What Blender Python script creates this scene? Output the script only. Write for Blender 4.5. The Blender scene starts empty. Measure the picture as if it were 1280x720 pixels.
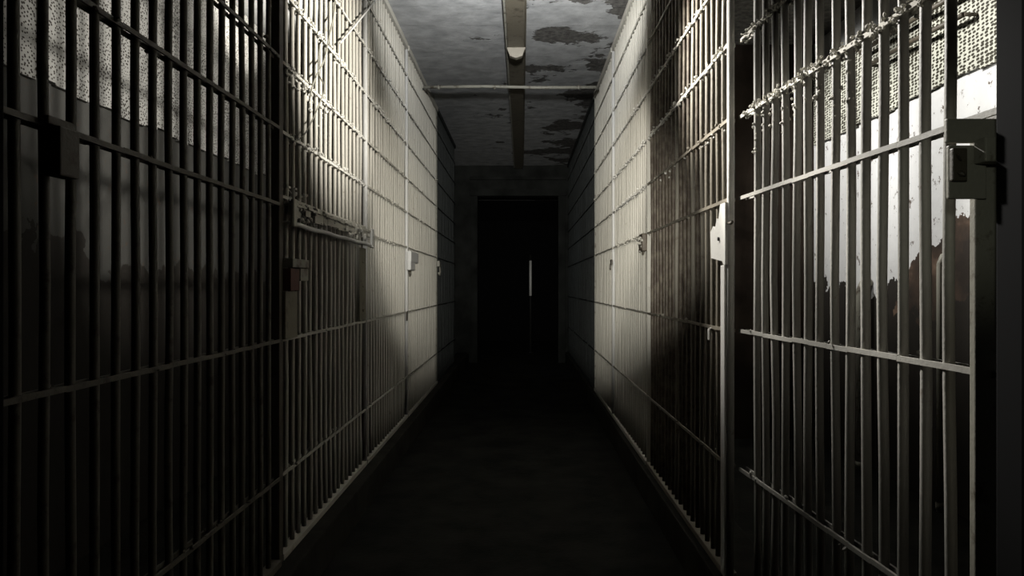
import bpy, bmesh, math, random
from mathutils import Vector, Matrix

random.seed(11)
C = bpy.context.scene.collection
CAMZ = 1.42          # eye height
F = 900.0            # focal length in pixels of the 1280 wide frame
VX, VY = 652.0, 358.0
CEIL = CAMZ + 2.25
XL, XR = -1.08, 0.87

def P(px, py, X):
    """point of the vertical plane x = X seen at pixel (px, py)"""
    Y = F * X / (px - VX)
    return Vector((X, Y, CAMZ + (VY - py) / F * Y))

# ------------------------------------------------------------------ materials
def mat(name, base, rough=0.6, metal=0.0):
    m = bpy.data.materials.new(name); m.use_nodes = True
    nt = m.node_tree; b = nt.nodes['Principled BSDF']
    b.inputs['Base Color'].default_value = (*base, 1)
    b.inputs['Roughness'].default_value = rough
    b.inputs['Metallic'].default_value = metal
    if max(base) < 0.05 or rough > 0.8: b.inputs['Specular IOR Level'].default_value = 0.12
    return m, nt, b

def N(nt, t, **kw):
    n = nt.nodes.new(t)
    for k, v in kw.items():
        if k in n.inputs.keys(): n.inputs[k].default_value = v
        else: setattr(n, k, v)
    return n

def ramp(nt, fac, stops):
    r = nt.nodes.new('ShaderNodeValToRGB')
    e = r.color_ramp.elements
    e[0].position, e[0].color = stops[0][0], (*stops[0][1], 1)
    e[1].position, e[1].color = stops[-1][0], (*stops[-1][1], 1)
    for p, c in stops[1:-1]:
        k = e.new(p); k.color = (*c, 1)
    nt.links.new(fac, r.inputs[0]); return r.outputs[0]

def mixc(nt, fac, a, b):
    n = nt.nodes.new('ShaderNodeMix'); n.data_type = 'RGBA'
    if hasattr(fac, 'links'): nt.links.new(fac, n.inputs[0])
    else: n.inputs[0].default_value = fac
    for s, v in ((6, a), (7, b)):
        if hasattr(v, 'links'): nt.links.new(v, n.inputs[s])
        else: n.inputs[s].default_value = (*v, 1)
    return n.outputs[2]

def math_(nt, op, a, b=0.0, clamp=False):
    n = nt.nodes.new('ShaderNodeMath'); n.operation = op; n.use_clamp = clamp
    for i, v in enumerate((a, b)):
        if hasattr(v, 'links'): nt.links.new(v, n.inputs[i])
        else: n.inputs[i].default_value = v
    return n.outputs[0]

def worldpos(nt):
    g = nt.nodes.new('ShaderNodeNewGeometry'); return g.outputs['Position']

def noise(nt, vec, scale, detail=4, rough=0.6):
    n = N(nt, 'ShaderNodeTexNoise'); n.inputs['Scale'].default_value = scale
    n.inputs['Detail'].default_value = detail; n.inputs['Roughness'].default_value = rough
    nt.links.new(vec, n.inputs['Vector']); return n.outputs[0]

def bump(nt, b, h, strength=0.5, dist=0.01):
    n = nt.nodes.new('ShaderNodeBump'); n.inputs['Strength'].default_value = strength
    n.inputs['Distance'].default_value = dist
    nt.links.new(h, n.inputs['Height']); nt.links.new(n.outputs[0], b.inputs['Normal'])

def painted_steel(name, paint, rust, lo=0.34, hi=0.46, rough=0.55):
    m, nt, b = mat(name, paint, rough)
    p = worldpos(nt)
    n1 = noise(nt, p, 14, 6, 0.7); n2 = noise(nt, p, 90, 3)
    col = ramp(nt, n1, [(lo, rust), (hi, paint)])
    col2 = mixc(nt, math_(nt, 'MULTIPLY', n2, 0.35), col, tuple(c * 0.55 for c in paint))
    nt.links.new(col2, b.inputs['Base Color'])
    bump(nt, b, n2, 0.4, 0.003)
    return m

CREAM  = painted_steel('cream_paint', (0.62, 0.585, 0.49), (0.34, 0.28, 0.20), 0.28, 0.38)
DEEPTAN  = painted_steel('deep_tan_paint', (0.21, 0.175, 0.125), (0.085, 0.06, 0.04), 0.42, 0.62)  # darker brown, given to more bars towards a bay's far end
DULL   = painted_steel('dull_grey_paint', (0.36, 0.345, 0.28), (0.10, 0.075, 0.05))
WHITE  = painted_steel('white_paint', (0.80, 0.78, 0.72), (0.35, 0.30, 0.24), 0.26, 0.34)
OLIVE  = painted_steel('olive_paint', (0.23, 0.21, 0.15), (0.12, 0.09, 0.06))
BROWN  = painted_steel('brown_paint', (0.10, 0.085, 0.06), (0.05, 0.03, 0.02))
REDRUST = painted_steel('red_rust', (0.12, 0.045, 0.03), (0.05, 0.02, 0.012))
BLACKM = painted_steel('black_steel', (0.02, 0.02, 0.018), (0.012, 0.01, 0.008))
SHADEFAR  = painted_steel('shade_dark_far_paint', (0.045, 0.048, 0.045), (0.02, 0.02, 0.018))  # shade of the farthest bays put into the paint colour
TAN = painted_steel('tan_worn_paint', (0.33, 0.295, 0.23), (0.17, 0.13, 0.09), 0.3, 0.42)
SHADEB = painted_steel('shade_dark_bar_paint', (0.17, 0.155, 0.12), (0.07, 0.055, 0.04))  # nearest left bars darkened in colour to stand for their shade
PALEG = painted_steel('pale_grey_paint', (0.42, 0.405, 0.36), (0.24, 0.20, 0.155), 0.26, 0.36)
FLAKE  = painted_steel('flaking_paint', (0.78, 0.75, 0.66), (0.45, 0.40, 0.32), 0.3, 0.4, 0.8)

def floor_mat():
    m, nt, b = mat('dirty_concrete_floor', (0.02, 0.02, 0.018), 0.85)
    p = worldpos(nt)
    nt.links.new(ramp(nt, noise(nt, p, 3, 6), [(0.35, (0.012, 0.012, 0.010)), (0.7, (0.035, 0.034, 0.028))]), b.inputs['Base Color'])
    bump(nt, b, noise(nt, p, 40, 4), 0.4, 0.01)
    return m

def ceiling_mat():
    m, nt, b = mat('peeling_white_ceiling', (0.5, 0.5, 0.48), 0.9)
    p = worldpos(nt)
    big = noise(nt, p, 1.7, 7, 0.62)
    sx = nt.nodes.new('ShaderNodeSeparateXYZ'); nt.links.new(p, sx.inputs[0])
    # more paint has come off along the right side of the passage
    edge = math_(nt, 'MULTIPLY', math_(nt, 'ADD', sx.outputs[0], 0.1), 0.115)
    v = math_(nt, 'SUBTRACT', big, edge)
    fine = noise(nt, p, 6, 5)
    paint = ramp(nt, fine, [(0.3, (0.36, 0.36, 0.35)), (0.65, (0.56, 0.56, 0.54))])
    bare = ramp(nt, noise(nt, p, 18, 4), [(0.35, (0.08, 0.075, 0.068)), (0.7, (0.20, 0.19, 0.17))])
    k = ramp(nt, v, [(0.40, (0, 0, 0)), (0.425, (1, 1, 1))])
    col = mixc(nt, k, bare, paint)
    # board joints under the paint
    w = math_(nt, 'FRACT', math_(nt, 'MULTIPLY', math_(nt, 'ADD', sx.outputs[1], math_(nt, 'MULTIPLY', fine, 0.10)), 2.4))
    j = ramp(nt, w, [(0.0, (1, 1, 1)), (0.035, (0, 0, 0)), (1.0, (0, 0, 0))])
    col = mixc(nt, math_(nt, 'MULTIPLY', j, 0.45), col, (0.2, 0.2, 0.19))
    nt.links.new(col, b.inputs['Base Color'])
    bump(nt, b, math_(nt, 'ADD', k, fine), 0.6, 0.015)
    return m

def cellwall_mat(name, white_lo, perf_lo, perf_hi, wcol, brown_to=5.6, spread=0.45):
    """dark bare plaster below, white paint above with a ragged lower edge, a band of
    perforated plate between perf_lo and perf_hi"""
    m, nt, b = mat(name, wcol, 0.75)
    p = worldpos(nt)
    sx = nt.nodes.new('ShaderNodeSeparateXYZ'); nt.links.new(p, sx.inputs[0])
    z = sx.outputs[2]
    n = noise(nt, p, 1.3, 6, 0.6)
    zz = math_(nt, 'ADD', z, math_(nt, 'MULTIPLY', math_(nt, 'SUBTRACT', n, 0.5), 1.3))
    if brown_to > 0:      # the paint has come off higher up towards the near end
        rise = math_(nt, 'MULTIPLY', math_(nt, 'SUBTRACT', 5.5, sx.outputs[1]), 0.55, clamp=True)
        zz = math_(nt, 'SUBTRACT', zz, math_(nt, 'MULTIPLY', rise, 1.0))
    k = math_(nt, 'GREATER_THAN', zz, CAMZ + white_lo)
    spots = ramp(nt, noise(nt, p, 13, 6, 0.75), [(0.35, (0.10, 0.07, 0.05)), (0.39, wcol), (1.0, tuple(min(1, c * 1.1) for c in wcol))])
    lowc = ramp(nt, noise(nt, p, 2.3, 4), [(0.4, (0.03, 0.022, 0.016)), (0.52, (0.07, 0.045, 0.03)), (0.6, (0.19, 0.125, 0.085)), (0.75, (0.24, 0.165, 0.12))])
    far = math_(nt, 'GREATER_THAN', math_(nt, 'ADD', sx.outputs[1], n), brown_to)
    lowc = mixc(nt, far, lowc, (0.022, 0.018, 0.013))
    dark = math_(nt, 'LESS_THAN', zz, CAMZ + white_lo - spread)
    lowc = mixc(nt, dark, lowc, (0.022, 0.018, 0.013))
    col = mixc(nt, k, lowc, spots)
    nt.links.new(col, b.inputs['Base Color'])
    bump(nt, b, noise(nt, p, 9, 5), 0.3, 0.01)
    return m

def perf_mat(name, plate, hole, sy, sz, r0, rnd):
    m, nt, b = mat(name, plate, 0.7)
    p = worldpos(nt)
    sx = nt.nodes.new('ShaderNodeSeparateXYZ'); nt.links.new(p, sx.inputs[0])
    cb = nt.nodes.new('ShaderNodeCombineXYZ')
    nt.links.new(math_(nt, 'MULTIPLY', sx.outputs[1], sy), cb.inputs[0])
    nt.links.new(math_(nt, 'MULTIPLY', sx.outputs[2], sz), cb.inputs[1])
    v = nt.nodes.new('ShaderNodeTexVoronoi'); v.voronoi_dimensions = '2D'; v.inputs['Scale'].default_value = 1.0
    v.inputs['Randomness'].default_value = rnd
    nt.links.new(cb.outputs[0], v.inputs['Vector'])
    n = noise(nt, p, 5, 4)
    d = math_(nt, 'ADD', v.outputs['Distance'], math_(nt, 'MULTIPLY', math_(nt, 'SUBTRACT', n, 0.5), 0.5))
    k = ramp(nt, d, [(r0, (0, 0, 0)), (r0 + 0.06, (1, 1, 1))])
    nt.links.new(mixc(nt, k, hole, plate), b.inputs['Base Color'])
    bump(nt, b, k, 0.8, 0.01)
    return m

PITCH = mat('unlit_black_plaster', (0.004, 0.004, 0.004), 0.9)[0]  # black colour stands in for missing light on pillars and far wall
FLOOR = floor_mat(); CEILM = ceiling_mat()
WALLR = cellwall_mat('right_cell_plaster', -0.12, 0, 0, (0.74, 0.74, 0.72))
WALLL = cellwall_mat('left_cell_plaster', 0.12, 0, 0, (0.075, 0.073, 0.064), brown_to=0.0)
PERF  = perf_mat('perforated_plate', (0.58, 0.58, 0.49), (0.04, 0.035, 0.02), 24, 46, 0.34, 0.4)
PERFL = perf_mat('perforated_plate_dull', (0.48, 0.47, 0.43), (0.05, 0.04, 0.03), 44, 52, 0.20, 0.8)

def plaster(name, a, c):
    m, nt, b = mat(name, a, 0.9)
    p = worldpos(nt)
    nt.links.new(ramp(nt, noise(nt, p, 2.5, 6), [(0.35, a), (0.65, c)]), b.inputs['Base Color'])
    bump(nt, b, noise(nt, p, 12, 5), 0.4, 0.01)
    return m
DARKPL = plaster('dark_brown_plaster', (0.022, 0.016, 0.012), (0.045, 0.034, 0.025))
ENDPL  = plaster('shaded_grey_green_plaster', (0.010, 0.0105, 0.009), (0.026, 0.027, 0.024))  # grey-green darkened so the end wall's shade sits in its colour
KERBM  = plaster('kerb_concrete', (0.022, 0.021, 0.017), (0.05, 0.047, 0.038))
BEAMM  = painted_steel('beam_brown_paint', (0.16, 0.14, 0.10), (0.07, 0.055, 0.04))

# ------------------------------------------------------------------ geometry
def bx(bm, x0, x1, y0, y1, z0, z1, bev=0.0):
    r = bmesh.ops.create_cube(bm, size=1.0)
    vs = r['verts']
    for v in vs:
        v.co = Vector(((x0 + x1) / 2 + v.co.x * (x1 - x0), (y0 + y1) / 2 + v.co.y * (y1 - y0), (z0 + z1) / 2 + v.co.z * (z1 - z0)))
    if bev:
        es = list({e for v in vs for e in v.link_edges})
        bmesh.ops.bevel(bm, geom=es, offset=bev, segments=2, profile=0.6, affect='EDGES')

def tube(bm, pts, r, n=10):
    pts = [Vector(p) for p in pts]
    rings = []
    rad = r if isinstance(r, (list, tuple)) else [r] * len(pts)
    ref = None
    for i, p in enumerate(pts):
        t = (pts[min(i + 1, len(pts) - 1)] - pts[max(i - 1, 0)]).normalized()
        if ref is None:
            ref = t.cross(Vector((0, 0, 1)) if abs(t.z) < 0.9 else Vector((1, 0, 0))).normalized()
        else:
            ref = (ref - t * ref.dot(t)).normalized()
        q = t.cross(ref)
        rings.append([bm.verts.new(p + (ref * math.cos(a) + q * math.sin(a)) * rad[i]) for a in [2 * math.pi * k / n for k in range(n)]])
    for a, b_ in zip(rings, rings[1:]):
        for k in range(n):
            f = bm.faces.new((a[k], a[(k + 1) % n], b_[(k + 1) % n], b_[k])); f.smooth = True
    bm.faces.new(rings[0][::-1]); bm.faces.new(rings[-1])

def lump(bm, c, r):
    o = bmesh.ops.create_icosphere(bm, subdivisions=1, radius=1.0)
    sx, sy, sz = (r * random.uniform(0.6, 1.3) for _ in range(3))
    R = Matrix.Rotation(random.uniform(0, 6.28), 3, Vector((random.random(), random.random(), random.random())).normalized())
    for v in o['verts']:
        w = Vector((v.co.x * sx, v.co.y * sy, v.co.z * sz)) * random.uniform(0.75, 1.25)
        v.co = R @ w + Vector(c)

def link(name, bm, m, parent=None, loc=(0, 0, 0)):
    bmesh.ops.recalc_face_normals(bm, faces=bm.faces[:])
    me = bpy.data.meshes.new(name); bm.to_mesh(me); bm.free()
    me.materials.append(m)
    o = bpy.data.objects.new(name, me); C.objects.link(o); o.location = loc
    if isinstance(parent, tuple):                 # (thing, world matrix of the spot the part sits on)
        o.parent = parent[0]; o.matrix_local = base_matrix(parent[0]).inverted() @ parent[1]
    elif parent: o.parent = parent
    return o

def base_matrix(o):
    return Matrix.Translation(o.location) @ o.rotation_euler.to_matrix().to_4x4()

def anchor(thing, loc, rz=0):
    return (thing, Matrix.Translation(Vector(loc)) @ Matrix.Rotation(rz, 4, 'Z'))

def tag(o, label, cat, group=None):
    o['label'] = label; o['category'] = cat
    if group: o['group'] = group
    return o

def struct(name, bm, m, label=None):
    o = link(name, bm, m); o['kind'] = 'structure'
    if label: o['label'] = label
    return o

def empty(name, loc, rz, label, cat, group=None):
    o = bpy.data.objects.new(name, None); C.objects.link(o)
    o.location = loc; o.rotation_euler = (0, 0, rz); o.empty_display_size = 0.1
    return tag(o, label, cat, group)

# ------------------------------------------------------------------ the setting
WXL, WXR = -2.30, 2.72           # rear walls of the cells
YEND = 13.4
bm = bmesh.new(); bx(bm, -2.5, 2.9, -1.6, 19.0, -0.12, 0.0); struct('floor', bm, FLOOR, 'dark dirty concrete floor of the passage and cells')
bm = bmesh.new(); bx(bm, -2.5, 2.9, -1.6, 19.0, CEIL, CEIL + 0.12); struct('ceiling', bm, CEILM, 'peeling white painted ceiling over the cell block passage')
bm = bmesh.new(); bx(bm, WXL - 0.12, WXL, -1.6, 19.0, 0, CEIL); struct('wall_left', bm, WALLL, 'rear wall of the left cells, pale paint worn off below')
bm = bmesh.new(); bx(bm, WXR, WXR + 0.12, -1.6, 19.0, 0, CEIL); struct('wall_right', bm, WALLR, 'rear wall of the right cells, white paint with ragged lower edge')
bm = bmesh.new(); bx(bm, WXL, WXR, -1.6, -1.5, 0, CEIL); struct('wall_near', bm, DARKPL)
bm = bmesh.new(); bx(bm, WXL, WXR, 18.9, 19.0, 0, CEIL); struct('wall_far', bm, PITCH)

# end wall with a doorway
dx0, dx1, dz = -0.82, 0.68, CAMZ + 1.68
bm = bmesh.new()
bx(bm, WXL, dx0, YEND, YEND + 0.25, 0, CEIL)
bx(bm, dx1, WXR, YEND, YEND + 0.25, 0, CEIL)
bx(bm, dx0, dx1, YEND, YEND + 0.25, dz, CEIL)
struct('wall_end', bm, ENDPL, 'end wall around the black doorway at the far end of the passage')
bm = bmesh.new()
bx(bm, dx0 - 0.12, dx0, YEND - 0.05, YEND, 0, dz, 0.008)
bx(bm, dx1, dx1 + 0.13, YEND - 0.05, YEND, 0, dz, 0.008)
bx(bm, dx0 - 0.14, dx1 + 0.15, YEND - 0.06, YEND, dz, dz + 0.13, 0.008)
bx(bm, dx0 - 0.14, dx1 + 0.15, YEND - 0.05, YEND, dz + 0.30, dz + 0.36, 0.008)
struct('trim_1', bm, ENDPL, 'moulded frame around the far doorway')

# kerbs below the bars
KTOP = CAMZ - 1.22
bm = bmesh.new(); bx(bm, XL - 0.12, XL + 0.10, 0.4, YEND - 0.06, 0, KTOP, 0.01); struct('trim_2', bm, KERBM, 'raised concrete kerb under the left cell bars')
bm = bmesh.new(); bx(bm, XR - 0.06, XR + 0.24, 0.4, YEND - 0.06, 0, KTOP, 0.01); struct('trim_3', bm, KERBM, 'raised concrete kerb under the right cell bars')

# partitions between the cells
LP = [3.17, 4.93, 6.70, 9.08, 11.2]       # post stations on the left
RP = [2.96, 4.90, 6.75, 8.45, 11.0]       # and on the right
def partition(n, x0, x1, y):
    bm = bmesh.new(); bx(bm, x0, x1, y - 0.05, y + 0.05, 0, CEIL)
    struct(n, bm, DARKPL, None)
partition('wall_left_partition', WXL, XL - 0.14, LP[2])
partition('wall_left_partition', WXL, XL - 0.14, LP[4])
partition('wall_right_partition', XR + 0.26, WXR, RP[2])
partition('wall_right_partition', XR + 0.26, WXR, RP[4])
partition('wall_left_partition', WXL, XL - 0.14, 0.9)
partition('wall_right_partition', XR + 0.26, WXR, 0.9)

# ------------------------------------------------------------------ barred fronts
RZ = [1.78, 2.11, 2.42, 2.74, 3.06, 3.38]          # upper rails (world z)
BAR_R = 0.0115
def bar_meshes(k, z0, z1, r=BAR_R):
    out = []
    for i in range(k):
        bm = bmesh.new()
        ph, am = random.uniform(0, 6.28), random.uniform(0.0005, 0.0035)
        pts = []
        for j in range(15):
            z = z0 + (z1 - z0) * j / 14
            pts.append((am * math.sin(ph + 0.9 * j), am * math.cos(ph + 1.3 * j), z))
        tube(bm, pts, r, 10)
        me = bpy.data.meshes.new('bar'); bm.to_mesh(me); bm.free()
        out.append(me)
    return out
bars_src = {m.name: None for m in (CREAM, DEEPTAN, PALEG, DULL, SHADEFAR, SHADEB, TAN)}
for m in (CREAM, DEEPTAN, PALEG, DULL, SHADEFAR, SHADEB, TAN):
    ms = bar_meshes(6, KTOP, CEIL - 0.001)
    for me in ms: me.materials.append(m)
    bars_src[m.name] = ms

def rail_bm(L, z, flaky, side, h=0.007, lr=(0.004, 0.010)):
    """two flat strips gripping the bars, with lumps of loose paint on top"""
    bm = bmesh.new()
    for y0 in (0.0105, -0.0175):
        # slight irregularity along the strip
        n = max(2, int(L / 0.12))
        for i in range(n):
            a, b_ = L * i / n, L * (i + 1) / n
            dz = random.uniform(-0.0015, 0.0015)
            bx(bm, a - 0.001, b_ + 0.001, y0, y0 + 0.007, z - h + dz, z + h + dz)
    if flaky:
        cnt = int(L * flaky)
        for _ in range(cnt):
            u = random.uniform(0.03, L - 0.03)
            lump(bm, (u, random.choice((-0.018, 0.018, 0.0, 0.02 * side)) + random.uniform(-0.006, 0.006), z + random.uniform(-0.016, 0.020)), random.uniform(*lr))
    return bm

def front(name, X, Y0, Y1, side, m, label, us=None, X1=None, flaky=(0,)*6, mid=None, low=None, uppers=RZ, spacing=0.092, m_rail=None, group=None, bar_r=1.0, lump_r=(0.004, 0.010), flake_m=None, m2=None):
    """side +1: right of the passage (passage lies on local +y), -1: left"""
    X1 = X if X1 is None else X1
    L = math.hypot(X1 - X, Y1 - Y0)
    rz = math.atan2(Y1 - Y0, X1 - X)
    root = empty(name, (X, Y0, 0), rz, label, 'cell bars', group)
    if us is None:
        n = int((L - 0.10) / spacing)
        s = (L - 0.10) / n
        us = [0.05 + s * (i + 0.5) for i in range(n)]
    src = bars_src[m.name]; src2 = bars_src[(m2 or m).name]
    for i, u in enumerate(us):
        o = bpy.data.objects.new('bar', (src2 if random.random() < (u / L - 0.25) / 0.4 else src)[i % len(src)]); C.objects.link(o)
        o.parent = root; o.location = (u, 0, 0); o.scale = (bar_r, bar_r, 1); o.rotation_euler = (0, 0, random.uniform(0, 6.28))
    mr = m_rail or m
    for z, fl in zip(uppers, flaky):
        link('rail', rail_bm(L, z, fl, side, lr=lump_r), (FLAKE if fl >= 50 else mr), root)
    link('rail', rail_bm(L, mid, 6, side, 0.007), mr, root)
    link('rail', rail_bm(L, low, 10, side, 0.007), mr, root)
    bm = bmesh.new(); bx(bm, 0, L, -0.025, 0.025, KTOP, KTOP + 0.03, 0.004); link('bottom_sill', bm, mr, root)
    bm = bmesh.new(); bx(bm, 0, L, -0.03, 0.03, CEIL - 0.05, CEIL, 0.004); link('top_sill', bm, mr, root)
    return root

midL, lowL = CAMZ - 0.238, CAMZ - 0.84
midR, lowR = CAMZ - 0.182, CAMZ - 0.745

# left side
fl1 = front('cell_grille', XL + 0.01, 1.42, LP[0] - 0.03, -1, SHADEB, 'nearest dark barred cell front on the left, before a pale perforated cell wall',
            flaky=(4, 4, 8, 4, 0, 0), mid=midL, low=lowL)
fl2 = front('cell_grille', XL, LP[0] + 0.03, LP[1] - 0.02, -1, CREAM, 'barred cell front on the left under a battered steel door track with a lock plate',
            flaky=(10, 70, 95, 110, 60, 20), mid=midL, low=lowL, uppers=[CAMZ + 0.40] + RZ[1:])
fl3 = front('cell_grille', XL, LP[1] + 0.02, LP[2] - 0.02, -1, CREAM, 'brightly lit cream barred cell front on the left, just beyond the door track',
            flaky=(14, 30, 30, 110, 60, 20), mid=midL, low=lowL)
fl4 = front('cell_grille', XL, LP[2] + 0.02, LP[3] - 0.02, -1, CREAM, 'pale barred cell front on the left beyond the white lock, fading into the dark',
            flaky=(8, 12, 12, 20, 10, 10), mid=midL, low=lowL)
fl5 = front('cell_grille', XL, LP[3] + 0.02, 11.5, -1, SHADEFAR, 'farthest barred cell front on the left, almost black',
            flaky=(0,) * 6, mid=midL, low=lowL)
# right side; the nearest one stands slightly skewed
nearpx = [935, 946.7, 957, 968.7, 982, 996.7, 1010, 1025, 1044.6, 1063, 1083, 1104, 1129, 1157, 1187.5]
RA, RB = Vector((0.992, 1.46)), Vector((0.905, 2.94))
us = []
for px in nearpx[1:]:
    t = (px - VX) / F                       # x = t*y
    d = RB - RA
    k = (t * RA.y - RA.x) / (d.x - t * d.y)
    us.append(k * d.length)
fr1 = front('cell_grille', RA.x, RA.y, RB.y, 1, PALEG, 'nearest barred cell front on the right, dark bars before a white cell wall',
            us=us, X1=RB.x, flaky=(0, 300, 320, 80, 0, 0), bar_r=1.15, lump_r=(0.003, 0.008), flake_m=FLAKE, mid=midR, low=lowR)
fr2 = front('cell_grille', XR, RP[0] + 0.03, RP[1] - 0.02, 1, TAN, 'brown worn barred cell front on the right beyond the white post and lock plate',
            flaky=(3, 25, 90, 90, 20, 10), mid=midR, low=lowR, m2=DEEPTAN)
fr3 = front('cell_grille', XR, RP[1] + 0.02, RP[2] - 0.02, 1, CREAM, 'brightly lit cream barred cell front on the right with small dark lock',
            flaky=(40, 50, 110, 60, 60, 20), mid=midR, low=lowR)
fr4 = front('cell_grille', XR, RP[2] + 0.02, RP[3] - 0.02, 1, CREAM, 'narrow fading barred cell front on the right past the thin bright post',
            flaky=(8, 30, 30, 30, 10, 10), mid=midR, low=lowR)
fr5 = front('cell_grille', XR, RP[3] + 0.02, YEND - 0.1, 1, SHADEFAR, 'farthest barred cell front on the right, dim and bluish beside the far doorway',
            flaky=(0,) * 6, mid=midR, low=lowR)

# hanging loose paint on the near right front, under its second rail
def hang(root, u0, u1, z, n, name='paint_flakes', rmin=0.005, rmax=0.012, drop=0.16, y=0.0):
    bm = bmesh.new()
    for _ in range(n):
        u = random.uniform(u0, u1)
        lump(bm, (u, y + random.uniform(-0.014, 0.014), z - abs(random.gauss(0, 0.45)) * drop), random.uniform(rmin, rmax))
    o = link(name, bm, FLAKE, root); o['kind'] = 'stuff'; o['label'] = 'loose white paint flakes hanging on the bars'
    return o
bm = bmesh.new()
for u in us:
    if u < 0.62: continue
    n = random.randint(10, 20)
    for i in range(n):
        lump(bm, (u + random.uniform(-0.012, 0.012), random.uniform(-0.012, 0.016), RZ[1] - 0.015 - i * 0.009 * random.uniform(0.7, 1.3)), random.uniform(0.003, 0.008))
o = link('paint_flakes', bm, FLAKE, fr1); o['kind'] = 'stuff'; o['label'] = 'loose white paint flakes hanging below the rail'
hang(fl2, 0.05, 0.8, RZ[2], 60, drop=0.10)
hang(fl2, 0.05, 0.45, CAMZ + 0.47, 30, drop=0.12)
hang(fr2, 0.05, 1.5, RZ[1], 50, rmax=0.008, drop=0.06)

# ------------------------------------------------------------------ posts
def post(name, X, Y, w, d, m, label, z0=KTOP, z1=CEIL, round_=False, flange=None):
    bm = bmesh.new()
    if round_:
        tube(bm, [(0, 0, z0), (0.002, 0, (z0 + z1) / 2), (0, 0, z1)], w / 2, 14)
    else:
        bx(bm, -w / 2, w / 2, -d / 2, d / 2, z0, z1, 0.004)
    o = link(name, bm, m, None, (X, Y, 0))
    return tag(o, label, 'post', None)
post('steel_post', XL, LP[0], 0.045, 0.05, BROWN, 'dark square steel post between the first two left cell fronts')
post('steel_post', XL + 0.006, LP[1], 0.034, 0.034, WHITE, 'bright round steel post at the far end of the left door track', round_=True)
post('steel_post', XL + 0.006, LP[2], 0.032, 0.032, WHITE, 'pale steel post behind the white lock on the left', round_=True)
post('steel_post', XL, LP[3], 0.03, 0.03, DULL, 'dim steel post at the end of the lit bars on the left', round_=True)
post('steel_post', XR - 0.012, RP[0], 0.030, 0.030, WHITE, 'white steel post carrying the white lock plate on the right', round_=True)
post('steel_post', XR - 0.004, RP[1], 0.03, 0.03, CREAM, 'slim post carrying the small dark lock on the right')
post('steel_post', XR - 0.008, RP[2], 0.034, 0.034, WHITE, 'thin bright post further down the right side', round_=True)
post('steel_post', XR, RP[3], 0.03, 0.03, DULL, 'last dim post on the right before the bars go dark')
# broad lower sleeve on the right white post
# big dark pillars nearest the camera
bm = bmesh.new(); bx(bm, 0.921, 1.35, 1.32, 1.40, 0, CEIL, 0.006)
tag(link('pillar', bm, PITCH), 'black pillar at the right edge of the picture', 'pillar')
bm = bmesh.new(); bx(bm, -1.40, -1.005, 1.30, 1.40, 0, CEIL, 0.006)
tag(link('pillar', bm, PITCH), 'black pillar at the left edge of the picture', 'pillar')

# near right gate stile with its lock
st = anchor(fr1, (0.985, 1.50, 0))
bm = bmesh.new(); bx(bm, -0.046, 0.001, -0.01, 0.01, KTOP, CAMZ + 0.33, 0.003); link('stile', bm, DULL, st)
bm = bmesh.new()
bx(bm, -0.112, 0.002, -0.022, -0.011, CAMZ + 0.295, CAMZ + 0.345, 0.003)
bx(bm, -0.108, -0.030, -0.022, -0.011, CAMZ + 0.180, CAMZ + 0.290, 0.003)
lp = link('lock_plate', bm, DULL, st)
bm = bmesh.new(); bx(bm, -0.058, 0.002, -0.060, -0.023, CAMZ + 0.250, CAMZ + 0.300, 0.004); lb = link('lock_body', bm, DULL, st)
bm = bmesh.new(); tube(bm, [(-0.03, -0.0605, CAMZ + 0.275), (-0.03, -0.066, CAMZ + 0.275)], 0.006, 12); link('keyhole', bm, BLACKM, lb)
bm = bmesh.new(); bx(bm, -0.108, -0.078, -0.036, -0.0225, CAMZ + 0.215, CAMZ + 0.282, 0.003)
lump(bm, (-0.092, -0.037, CAMZ + 0.230), 0.010); lump(bm, (-0.096, -0.037, CAMZ + 0.262), 0.008)
link('bolt', bm, BROWN, st)

# near left lock, in the dark
lk = anchor(fl1, (XL + 0.045, 1.62, CAMZ + 0.30))   # dark box lock on the nearest left bars
bm = bmesh.new(); bx(bm, -0.02, 0.02, -0.035, 0.035, -0.055, 0.055, 0.004); lb = link('lock_body', bm, BROWN, lk)
bm = bmesh.new(); bx(bm, -0.018, 0.004, -0.05, 0.05, 0.056, 0.075, 0.003); link('mounting_plate', bm, BROWN, lk)

# battered door track over the second left front
tr = anchor(fl2, (XL + 0.03, LP[0] + 0.02, CAMZ + 0.33), math.pi / 2)
L = LP[1] - LP[0] - 0.05
bm = bmesh.new()
n = 22
for i in range(n):                                      # bent and torn upper channel
    a, b_ = L * i / n, L * (i + 1) / n
    z = 0.045 + random.uniform(-0.004, 0.004); w = random.uniform(0.030, 0.040)
    bx(bm, a, b_, -w, 0.012, z - 0.012, z + random.uniform(0.0, 0.008))
    if random.random() < 0.8: bx(bm, a, b_, -0.020 - random.uniform(0, 0.006), -0.016, -0.005 + random.uniform(-0.01, 0.012), z - 0.012)
link('door_track', bm, CREAM, tr)['label'] = 'bent and battered upper door track'
bm = bmesh.new()
tube(bm, [(L * i / 14, -0.030, -0.052 + 0.003 * math.sin(i * 1.7)) for i in range(15)], 0.011, 10)
bx(bm, 0, L, -0.026, 0.008, -0.048, -0.040, 0.002)
link('lower_rail', bm, WHITE, tr)
bm = bmesh.new()
for _ in range(90):
    lump(bm, (random.uniform(0, L), random.uniform(-0.036, -0.01), random.uniform(-0.035, 0.055)), random.uniform(0.005, 0.013))
o = link('debris', bm, FLAKE, tr); o['kind'] = 'stuff'; o['label'] = 'crumbled paint caught in the track'
for u0, u1 in ((-0.005, 0.04), (L - 0.05, L + 0.005)):
    bm = bmesh.new(); bx(bm, u0, u1, -0.045, -0.028, -0.065, 0.06, 0.006); link('end_bracket', bm, CREAM if u0 < 0 else WHITE, tr)

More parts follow.
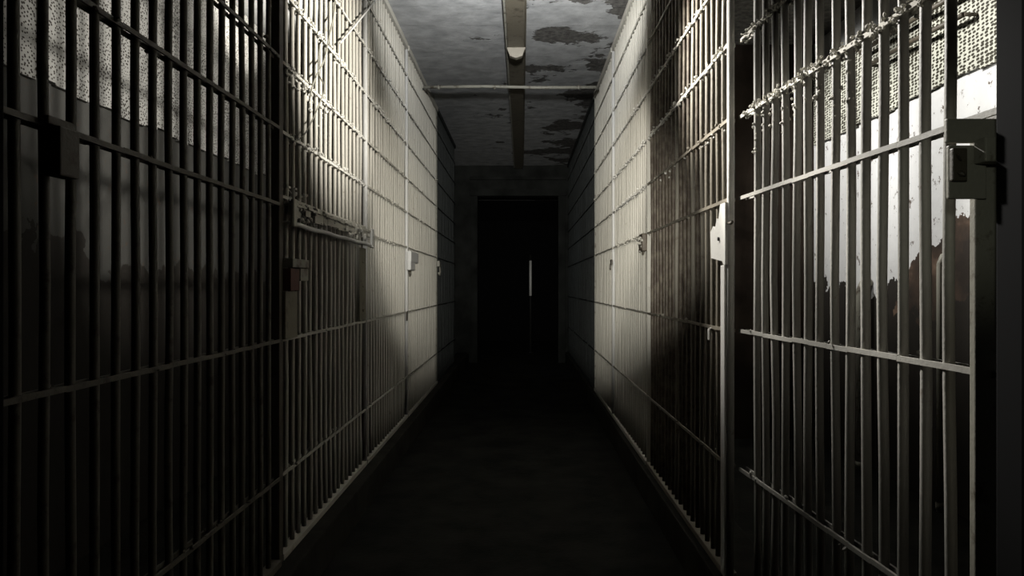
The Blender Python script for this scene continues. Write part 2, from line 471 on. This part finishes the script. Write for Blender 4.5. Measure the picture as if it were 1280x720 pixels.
# lock on the second left front
lk = anchor(fl2, (XL + 0.028, LP[0] + 0.13, CAMZ))   # stepped grey box lock above a long plate beside the dark left post
bm = bmesh.new(); bx(bm, -0.006, 0.040, -0.11, 0.13, 0.085, 0.125, 0.004); link('lock_cap', bm, DULL, lk)
bm = bmesh.new(); bx(bm, -0.006, 0.034, 0.02, 0.14, 0.025, 0.084, 0.004); lb = link('lock_body', bm, DULL, lk)
bm = bmesh.new(); bx(bm, -0.006, 0.030, -0.11, 0.015, -0.020, 0.080, 0.003); link('bolt_housing', bm, REDRUST, lk)
bm = bmesh.new(); bx(bm, -0.006, 0.010, -0.12, 0.05, -0.235, -0.022, 0.003); link('plate', bm, OLIVE, lk)
# olive jamb plate before the track's far end
bm = bmesh.new(); bx(bm, -0.003, 0.003, -0.09, 0.09, -0.22, 0.255)
for q in (-0.16, 0.0, 0.16): tube(bm, [(0.003, 0, q), (0.009, 0, q)], 0.009, 8)
o = link('jamb_plate', bm, OLIVE, None, (XL + 0.024, LP[1] - 0.15, CAMZ)); tag(o, 'olive steel jamb plate on the bars below the far end of the door track', 'plate')

# white lock on the third left post
lk = anchor(fl3, (XL + 0.03, LP[2] + 0.05, CAMZ + 0.24))   # white lock with a rounded cover on the pale left post
bm = bmesh.new(); bx(bm, -0.012, 0.03, -0.09, 0.36, -0.015, 0.09, 0.010); bx(bm, -0.012, 0.026, -0.09, 0.18, -0.09, 0.0, 0.012); link('lock_body', bm, WHITE, lk)
bm = bmesh.new(); tube(bm, [(0.0, 0.0, -0.09), (0.004, 0.0, -0.13), (0.0, 0.01, -0.15)], [0.012, 0.009, 0.004], 8); link('bolt', bm, BROWN, lk)
# small lock on the last left post
lk = anchor(fl4, (XL + 0.03, LP[3] - 0.02, CAMZ + 0.2))   # small dark hook lock on the last dim left post
bm = bmesh.new(); bx(bm, -0.01, 0.025, -0.06, 0.10, 0.05, 0.12, 0.006); link('lock_body', bm, DULL, lk)
bm = bmesh.new(); tube(bm, [(0.01, 0.06, 0.05), (0.02, 0.05, -0.02), (0.018, 0.0, -0.06), (0.012, -0.05, -0.03)], 0.012, 8); link('hook', bm, DULL, lk)

# white lock plate on the right post
lk = anchor(fr2, (XR - 0.03, RP[0] + 0.05, CAMZ))   # battered white lock plate with torn edges on the white right post
bm = bmesh.new()
prof = [(-0.055, 0.345), (-0.055, 0.09), (-0.03, 0.09), (-0.01, 0.105), (0.165, 0.125), (0.175, 0.24), (0.13, 0.262), (0.10, 0.245), (0.075, 0.29), (0.05, 0.27), (0.02, 0.345)]
for xx in (-0.006, 0.006): pass
va = [bm.verts.new((-0.005, y, z)) for y, z in prof]; vb = [bm.verts.new((0.007, y, z)) for y, z in prof]
bm.faces.new(va); bm.faces.new(vb[::-1])
for i in range(len(prof)):
    j = (i + 1) % len(prof); bm.faces.new((va[i], vb[i], vb[j], va[j]))
pl = link('lock_plate', bm, WHITE, lk)
bm = bmesh.new(); tube(bm, [(-0.0055, 0.03, 0.20), (-0.012, 0.03, 0.20)], 0.008, 10); link('keyhole', bm, BLACKM, pl)
bm = bmesh.new(); tube(bm, [(0.008, -0.03, 0.262), (0.010, -0.09, 0.256), (0.012, -0.10, 0.262)], 0.006, 8); link('bolt', bm, BROWN, lk)
bm = bmesh.new(); bx(bm, -0.006, 0.010, -0.046, 0.012, CAMZ * 0 - 1.20, 0.088, 0.004); link('stile', bm, WHITE, lk)

# dark small lock on the second right post
lk = anchor(fr3, (XR - 0.035, RP[1] + 0.02, CAMZ + 0.30))   # small dark lock on the slim right post
bm = bmesh.new(); bx(bm, -0.02, 0.016, -0.05, 0.09, -0.06, 0.06, 0.01)
link('lock_body', bm, DEEPTAN, lk)
bm = bmesh.new()
for _ in range(12): lump(bm, (random.uniform(-0.024, -0.014), random.uniform(-0.05, 0.09), random.uniform(-0.06, 0.05)), 0.011)
link('rust_lumps', bm, CREAM, lk)
bm = bmesh.new(); tube(bm, [(0.0, 0.01, -0.055), (-0.004, 0.01, -0.085)], [0.010, 0.006], 8); link('bolt', bm, BROWN, lk)
# tiny latch on the thin bright post
lk = anchor(fr4, (XR - 0.03, RP[2] - 0.02, CAMZ + 0.20))   # tiny dark latch on the thin bright right post
bm = bmesh.new(); bx(bm, -0.008, 0.008, -0.04, 0.04, 0.0, 0.05, 0.004); link('latch_plate', bm, BROWN, lk)
bm = bmesh.new(); tube(bm, [(-0.008, 0.0, 0.01), (-0.012, 0.0, -0.045)], 0.007, 8); link('latch_bolt', bm, BROWN, lk)

# small tags hanging from the middle rails
def hanging_clip(X, px, py0, py1, w, label, m):
    a, b_ = P(px, py0, X), P(px, py1, X)
    bm = bmesh.new()
    bx(bm, -0.004, 0.004, -w, w, b_.z - a.z, 0.012, 0.002)
    tube(bm, [(0, -w, 0.012), (0.012, 0, 0.022), (0, w, 0.012)], 0.003, 6)
    o = link('hanging_clip', bm, m, None, tuple(a)); tag(o, label, 'clip')
hanging_clip(XR - 0.026, 886.5, 415, 425, 0.016, 'small white clip hanging from the middle rail near the white right post', WHITE)
hanging_clip(XL + 0.026, 508.5, 392, 401, 0.03, 'small dark clip hanging from the middle rail at the pale left post', BROWN)

# ------------------------------------------------------------------ wires on the left front
def wire(pts, X, r, label, m=CREAM):
    P3 = [P(px, py, X + dx) for px, py, dx in pts]
    # smooth
    out = []
    for i in range(len(P3) - 1):
        p0, p1, p2, p3 = P3[max(i - 1, 0)], P3[i], P3[i + 1], P3[min(i + 2, len(P3) - 1)]
        for k in range(6):
            t = k / 6
            out.append(0.5 * ((2 * p1) + (p2 - p0) * t + (2 * p0 - 5 * p1 + 4 * p2 - p3) * t * t + (3 * p1 - p0 - 3 * p2 + p3) * t ** 3))
    out.append(P3[-1])
    bm = bmesh.new(); tube(bm, out, r, 7)
    tag(link('wire', bm, m), label, 'wire')
wire([(474, -8, .02), (468, 2, .03), (442, 34, .03), (425, 54, .02)], XL + 0.02, 0.006, 'straight pale wire slanting across the upper left rails', WHITE)
wire([(419, -6, .01), (417, 20, .03), (411, 48, .03), (404, 78, .03), (393, 100, .02), (386, 128, .02)], XL + 0.02, 0.004, 'thin drooping wire hanging beside the slanting wire', DULL)
wire([(399, 62, .01), (398, 90, .04), (405, 108, .04), (400, 128, .02), (382, 166, .03), (366, 178, .01)], XL + 0.02, 0.0035, 'looping wire tangled in the left bars below the others', DULL)

# ------------------------------------------------------------------ ceiling things
cb = empty('ceiling_beam', (-0.05, 2.0, CEIL), 0, 'brown steel channel running along the middle of the ceiling', 'beam')
bm = bmesh.new()
bx(bm, -0.09, 0.09, 0.0, 11.3, -0.012, 0.0)
bx(bm, -0.075, 0.075, 0.0, 11.3, -0.075, -0.012, 0.004)
link('channel', bm, BEAMM, cb)
bm = bmesh.new(); bx(bm, -0.095, -0.076, 0.0, 11.3, -0.06, -0.0125, 0.003); link('side_flange', bm, DULL, cb)
bm = bmesh.new()
pr = [(-0.085, 0.0), (0.085, 0.0), (0.055, -0.075), (0.0, -0.095), (-0.055, -0.075)]
va = [bm.verts.new((x, -0.03, z)) for x, z in pr]; vb = [bm.verts.new((x, 0.03, z)) for x, z in pr]
bm.faces.new(va); bm.faces.new(vb[::-1])
for i in range(5): bm.faces.new((va[i], vb[i], vb[(i + 1) % 5], va[(i + 1) % 5]))
o = link('ceiling_bracket', bm, TAN, None, (-0.05, 6.58, CEIL - 0.076)); tag(o, 'pale bracket clasping the ceiling channel', 'bracket')

bm = bmesh.new()
tube(bm, [(-1.05, 7.72, 0), (-0.4, 7.70, 0.004), (0.2, 7.73, 0.0), (0.80, 7.72, 0.0)], 0.017, 12)
for x in (-0.9, -0.3, 0.6): tube(bm, [(x, 7.72, 0), (x + 0.02, 7.72, 0)], 0.024, 12)
o = link('crosswise_pipe', bm, DULL, None, (0, 0, CEIL - 0.115)); tag(o, 'thin pale pipe crossing the ceiling from side to side', 'pipe')

# ------------------------------------------------------------------ inside the right near cell
bm = bmesh.new()
n = 40
y0, y1, z0, z1 = 1.0, 6.65, CAMZ + 1.30, CAMZ + 1.98
for i in range(n):
    a, b_ = y0 + (y1 - y0) * i / n, y0 + (y1 - y0) * (i + 1) / n
    bx(bm, -0.02 - random.uniform(0, 0.006), -0.001, a, b_, z0 + random.uniform(-0.02, 0.01), z1 + random.uniform(-0.01, 0.03))
o = link('perforated_panel', bm, PERF, None, (WXR, 0, 0)); tag(o, 'perforated pale metal strip high on the right cell wall', 'perforated panel')
bm = bmesh.new()
y0, y1, z0, z1 = 1.0, 6.6, CAMZ + 0.98, CEIL - 0.01
for i in range(n):
    a, b_ = y0 + (y1 - y0) * i / n, y0 + (y1 - y0) * (i + 1) / n
    bx(bm, 0.001, 0.02 + random.uniform(0, 0.005), a, b_, z0 + random.uniform(-0.02, 0.02), z1)
o = link('perforated_panel', bm, PERFL, None, (WXL, 0, 0)); tag(o, 'perforated metal sheet on the upper wall of the left cell', 'perforated panel')
# dark pipes slanting along the right cell's perforated band
for (pa, pb, lab) in (((1075, 66), (1200, -10), 'upper dark pipe along the perforated strip in the right cell'),
                      ((1085, 82), (1205, 18), 'lower dark pipe along the perforated strip in the right cell')):
    A, B = P(*pa, WXR - 0.10), P(*pb, WXR - 0.10)
    bm = bmesh.new(); tube(bm, [A, (A + B) / 2 + Vector((0, 0, 0.006)), B], 0.016, 10)
    for q in (A, B): tube(bm, [q, (WXR - 0.015, q.y, q.z)], 0.012, 8)
    tag(link('wall_pipe', bm, BROWN), lab, 'pipe')
for px, y_, r, lab in ((1075, 355, 0.030, 'pale vertical pipe on the right cell wall'), (1174, 320, 0.016, 'slimmer vertical pipe on the right cell wall, nearer the edge')):
    X = WXR - 0.09
    A = P(px, y_, X)
    bm = bmesh.new(); tube(bm, [(X, A.y, 0.0), (X, A.y, A.z - 0.05), (X + 0.02, A.y, A.z), (WXR - 0.005, A.y, A.z + 0.01)], r, 12)
    tube(bm, [(X, A.y, 0.02), (X, A.y, 0.06)], r * 1.35, 12)
    tag(link('wall_pipe', bm, DULL), lab, 'pipe')

# made-up pole whose white sleeve stands in for a highlight beyond the doorway
bm = bmesh.new(); tube(bm, [(0, 0, 0.0), (0, 0, 2.1)], 0.022, 10); tube(bm, [(0, 0, 0.0), (0, 0, 0.02)], 0.06, 12)
o = link('glint_pole', bm, BLACKM, None, (0.19, 15.4, 0)); bm = bmesh.new(); tube(bm, [(0, 0, CAMZ - 0.2), (0, 0, CAMZ + 0.55)], 0.027, 10); link('highlight_sleeve', bm, WHITE, o); tag(o, 'made-up slim pole with a white sleeve painted as a glint beyond the far doorway', 'pole')

# ------------------------------------------------------------------ lights
def spot(name, loc, tgt, energy, deg, blend, col, size=0.05):
    l = bpy.data.lights.new(name, 'SPOT'); l.energy = energy; l.spot_size = math.radians(deg); l.spot_blend = blend
    l.color = col; l.shadow_soft_size = size
    o = bpy.data.objects.new(name, l); C.objects.link(o); o.location = loc
    o.rotation_euler = (Vector(tgt) - Vector(loc)).to_track_quat('-Z', 'Y').to_euler()
    return o
WARM = (1.0, 0.97, 0.92)
HL = CAMZ + 1.52
def aim(frm, az, down, r=3.0):
    a, d = math.radians(az), math.radians(down)
    return (frm[0] + r * math.sin(a) * math.cos(d), frm[1] + r * math.cos(a) * math.cos(d), frm[2] - r * math.sin(d))
A = (0.25, 3.5, HL); spot('ceiling_floodlight_left', A, aim(A, -26, 17), 120, 38, 0.8, WARM)
A = (0.40, 3.4, HL); spot('ceiling_floodlight_left_near', A, aim(A, -66, 7), 240, 62, 0.7, WARM)
A = (-0.35, 3.5, HL); spot('ceiling_floodlight_right', A, aim(A, 26, 16), 120, 38, 0.8, WARM)
A = (-0.2, 3.6, HL); spot('ceiling_floodlight_right_near', A, aim(A, 100, 16), 240, 62, 0.8, WARM)
A = (-0.05, 3.6, HL)
for az, dn, e in ((120, 50, 200), (136, 40, 260), (151, 31, 360)):
    spot('added_spot_right_low', A, aim(A, az, dn), e, 30, 0.8, WARM)  # added spots from above, standing in for a low source
spot('ceiling_floodlight_up', (0.0, 4.0, CAMZ + 1.62), (0.0, 6.4, CEIL + 0.55), 290, 92, 0.9, (0.95, 0.97, 1.0))
A = (0.0, -0.35, CAMZ + 0.10); spot('photographers_torch', A, aim(A, 0.5, -2.5), 1050, 27, 0.85, (1.0, 0.99, 0.94), 0.03)
for y in (4.45, 5.85):
    spot('right_cell_lamp', (1.15, y, CAMZ + 2.12), (WXR, y + 0.1, CAMZ + 1.1), 190, 66, 0.7, (1.0, 0.98, 0.95), 0.1)
spot('left_cell_lamp', (-1.4, 5.6, CAMZ + 1.9), (WXL, 5.8, CAMZ + 2.3), 75, 70, 0.4, (1.0, 0.97, 0.90), 0.08)
spot('added_cold_spot', (-0.5, 9.6, CAMZ + 1.6), (XR, 12.2, CAMZ - 0.3), 12, 60, 1.0, (0.75, 0.9, 1.0))  # added unseen spot that tints the far right bars and jamb bluish
spot('fill_spot_behind', (-0.6, -1.0, CAMZ + 0.45), (0.905, 1.5, CAMZ + 0.2), 20, 10, 0.6, (0.95, 1.0, 0.85), 0.1)  # unseen fill added behind the camera to lift the right stile and lock

w = bpy.data.worlds.new('World'); bpy.context.scene.world = w; w.use_nodes = True
w.node_tree.nodes['Background'].inputs[0].default_value = (0.8, 0.85, 0.7, 1)
w.node_tree.nodes['Background'].inputs[1].default_value = 0.0008

# ------------------------------------------------------------------ camera
cam = bpy.data.cameras.new('camera'); co = bpy.data.objects.new('camera', cam); C.objects.link(co)
co.location = (0, 0, CAMZ); co.rotation_euler = (math.pi / 2, 0, 0)
cam.sensor_width = 36; cam.lens = 36 * F / 1280
cam.shift_x = -(VX - 640) / 1280; cam.shift_y = -(360 - VY) / 1280
cam.clip_start = 0.05
sc = bpy.context.scene
sc.camera = co
sc.cycles.diffuse_bounces = 1
vs = sc.view_settings
vs.view_transform = 'Standard'; vs.look = 'None'; vs.exposure = 0; vs.gamma = 1; vs.use_curve_mapping = False
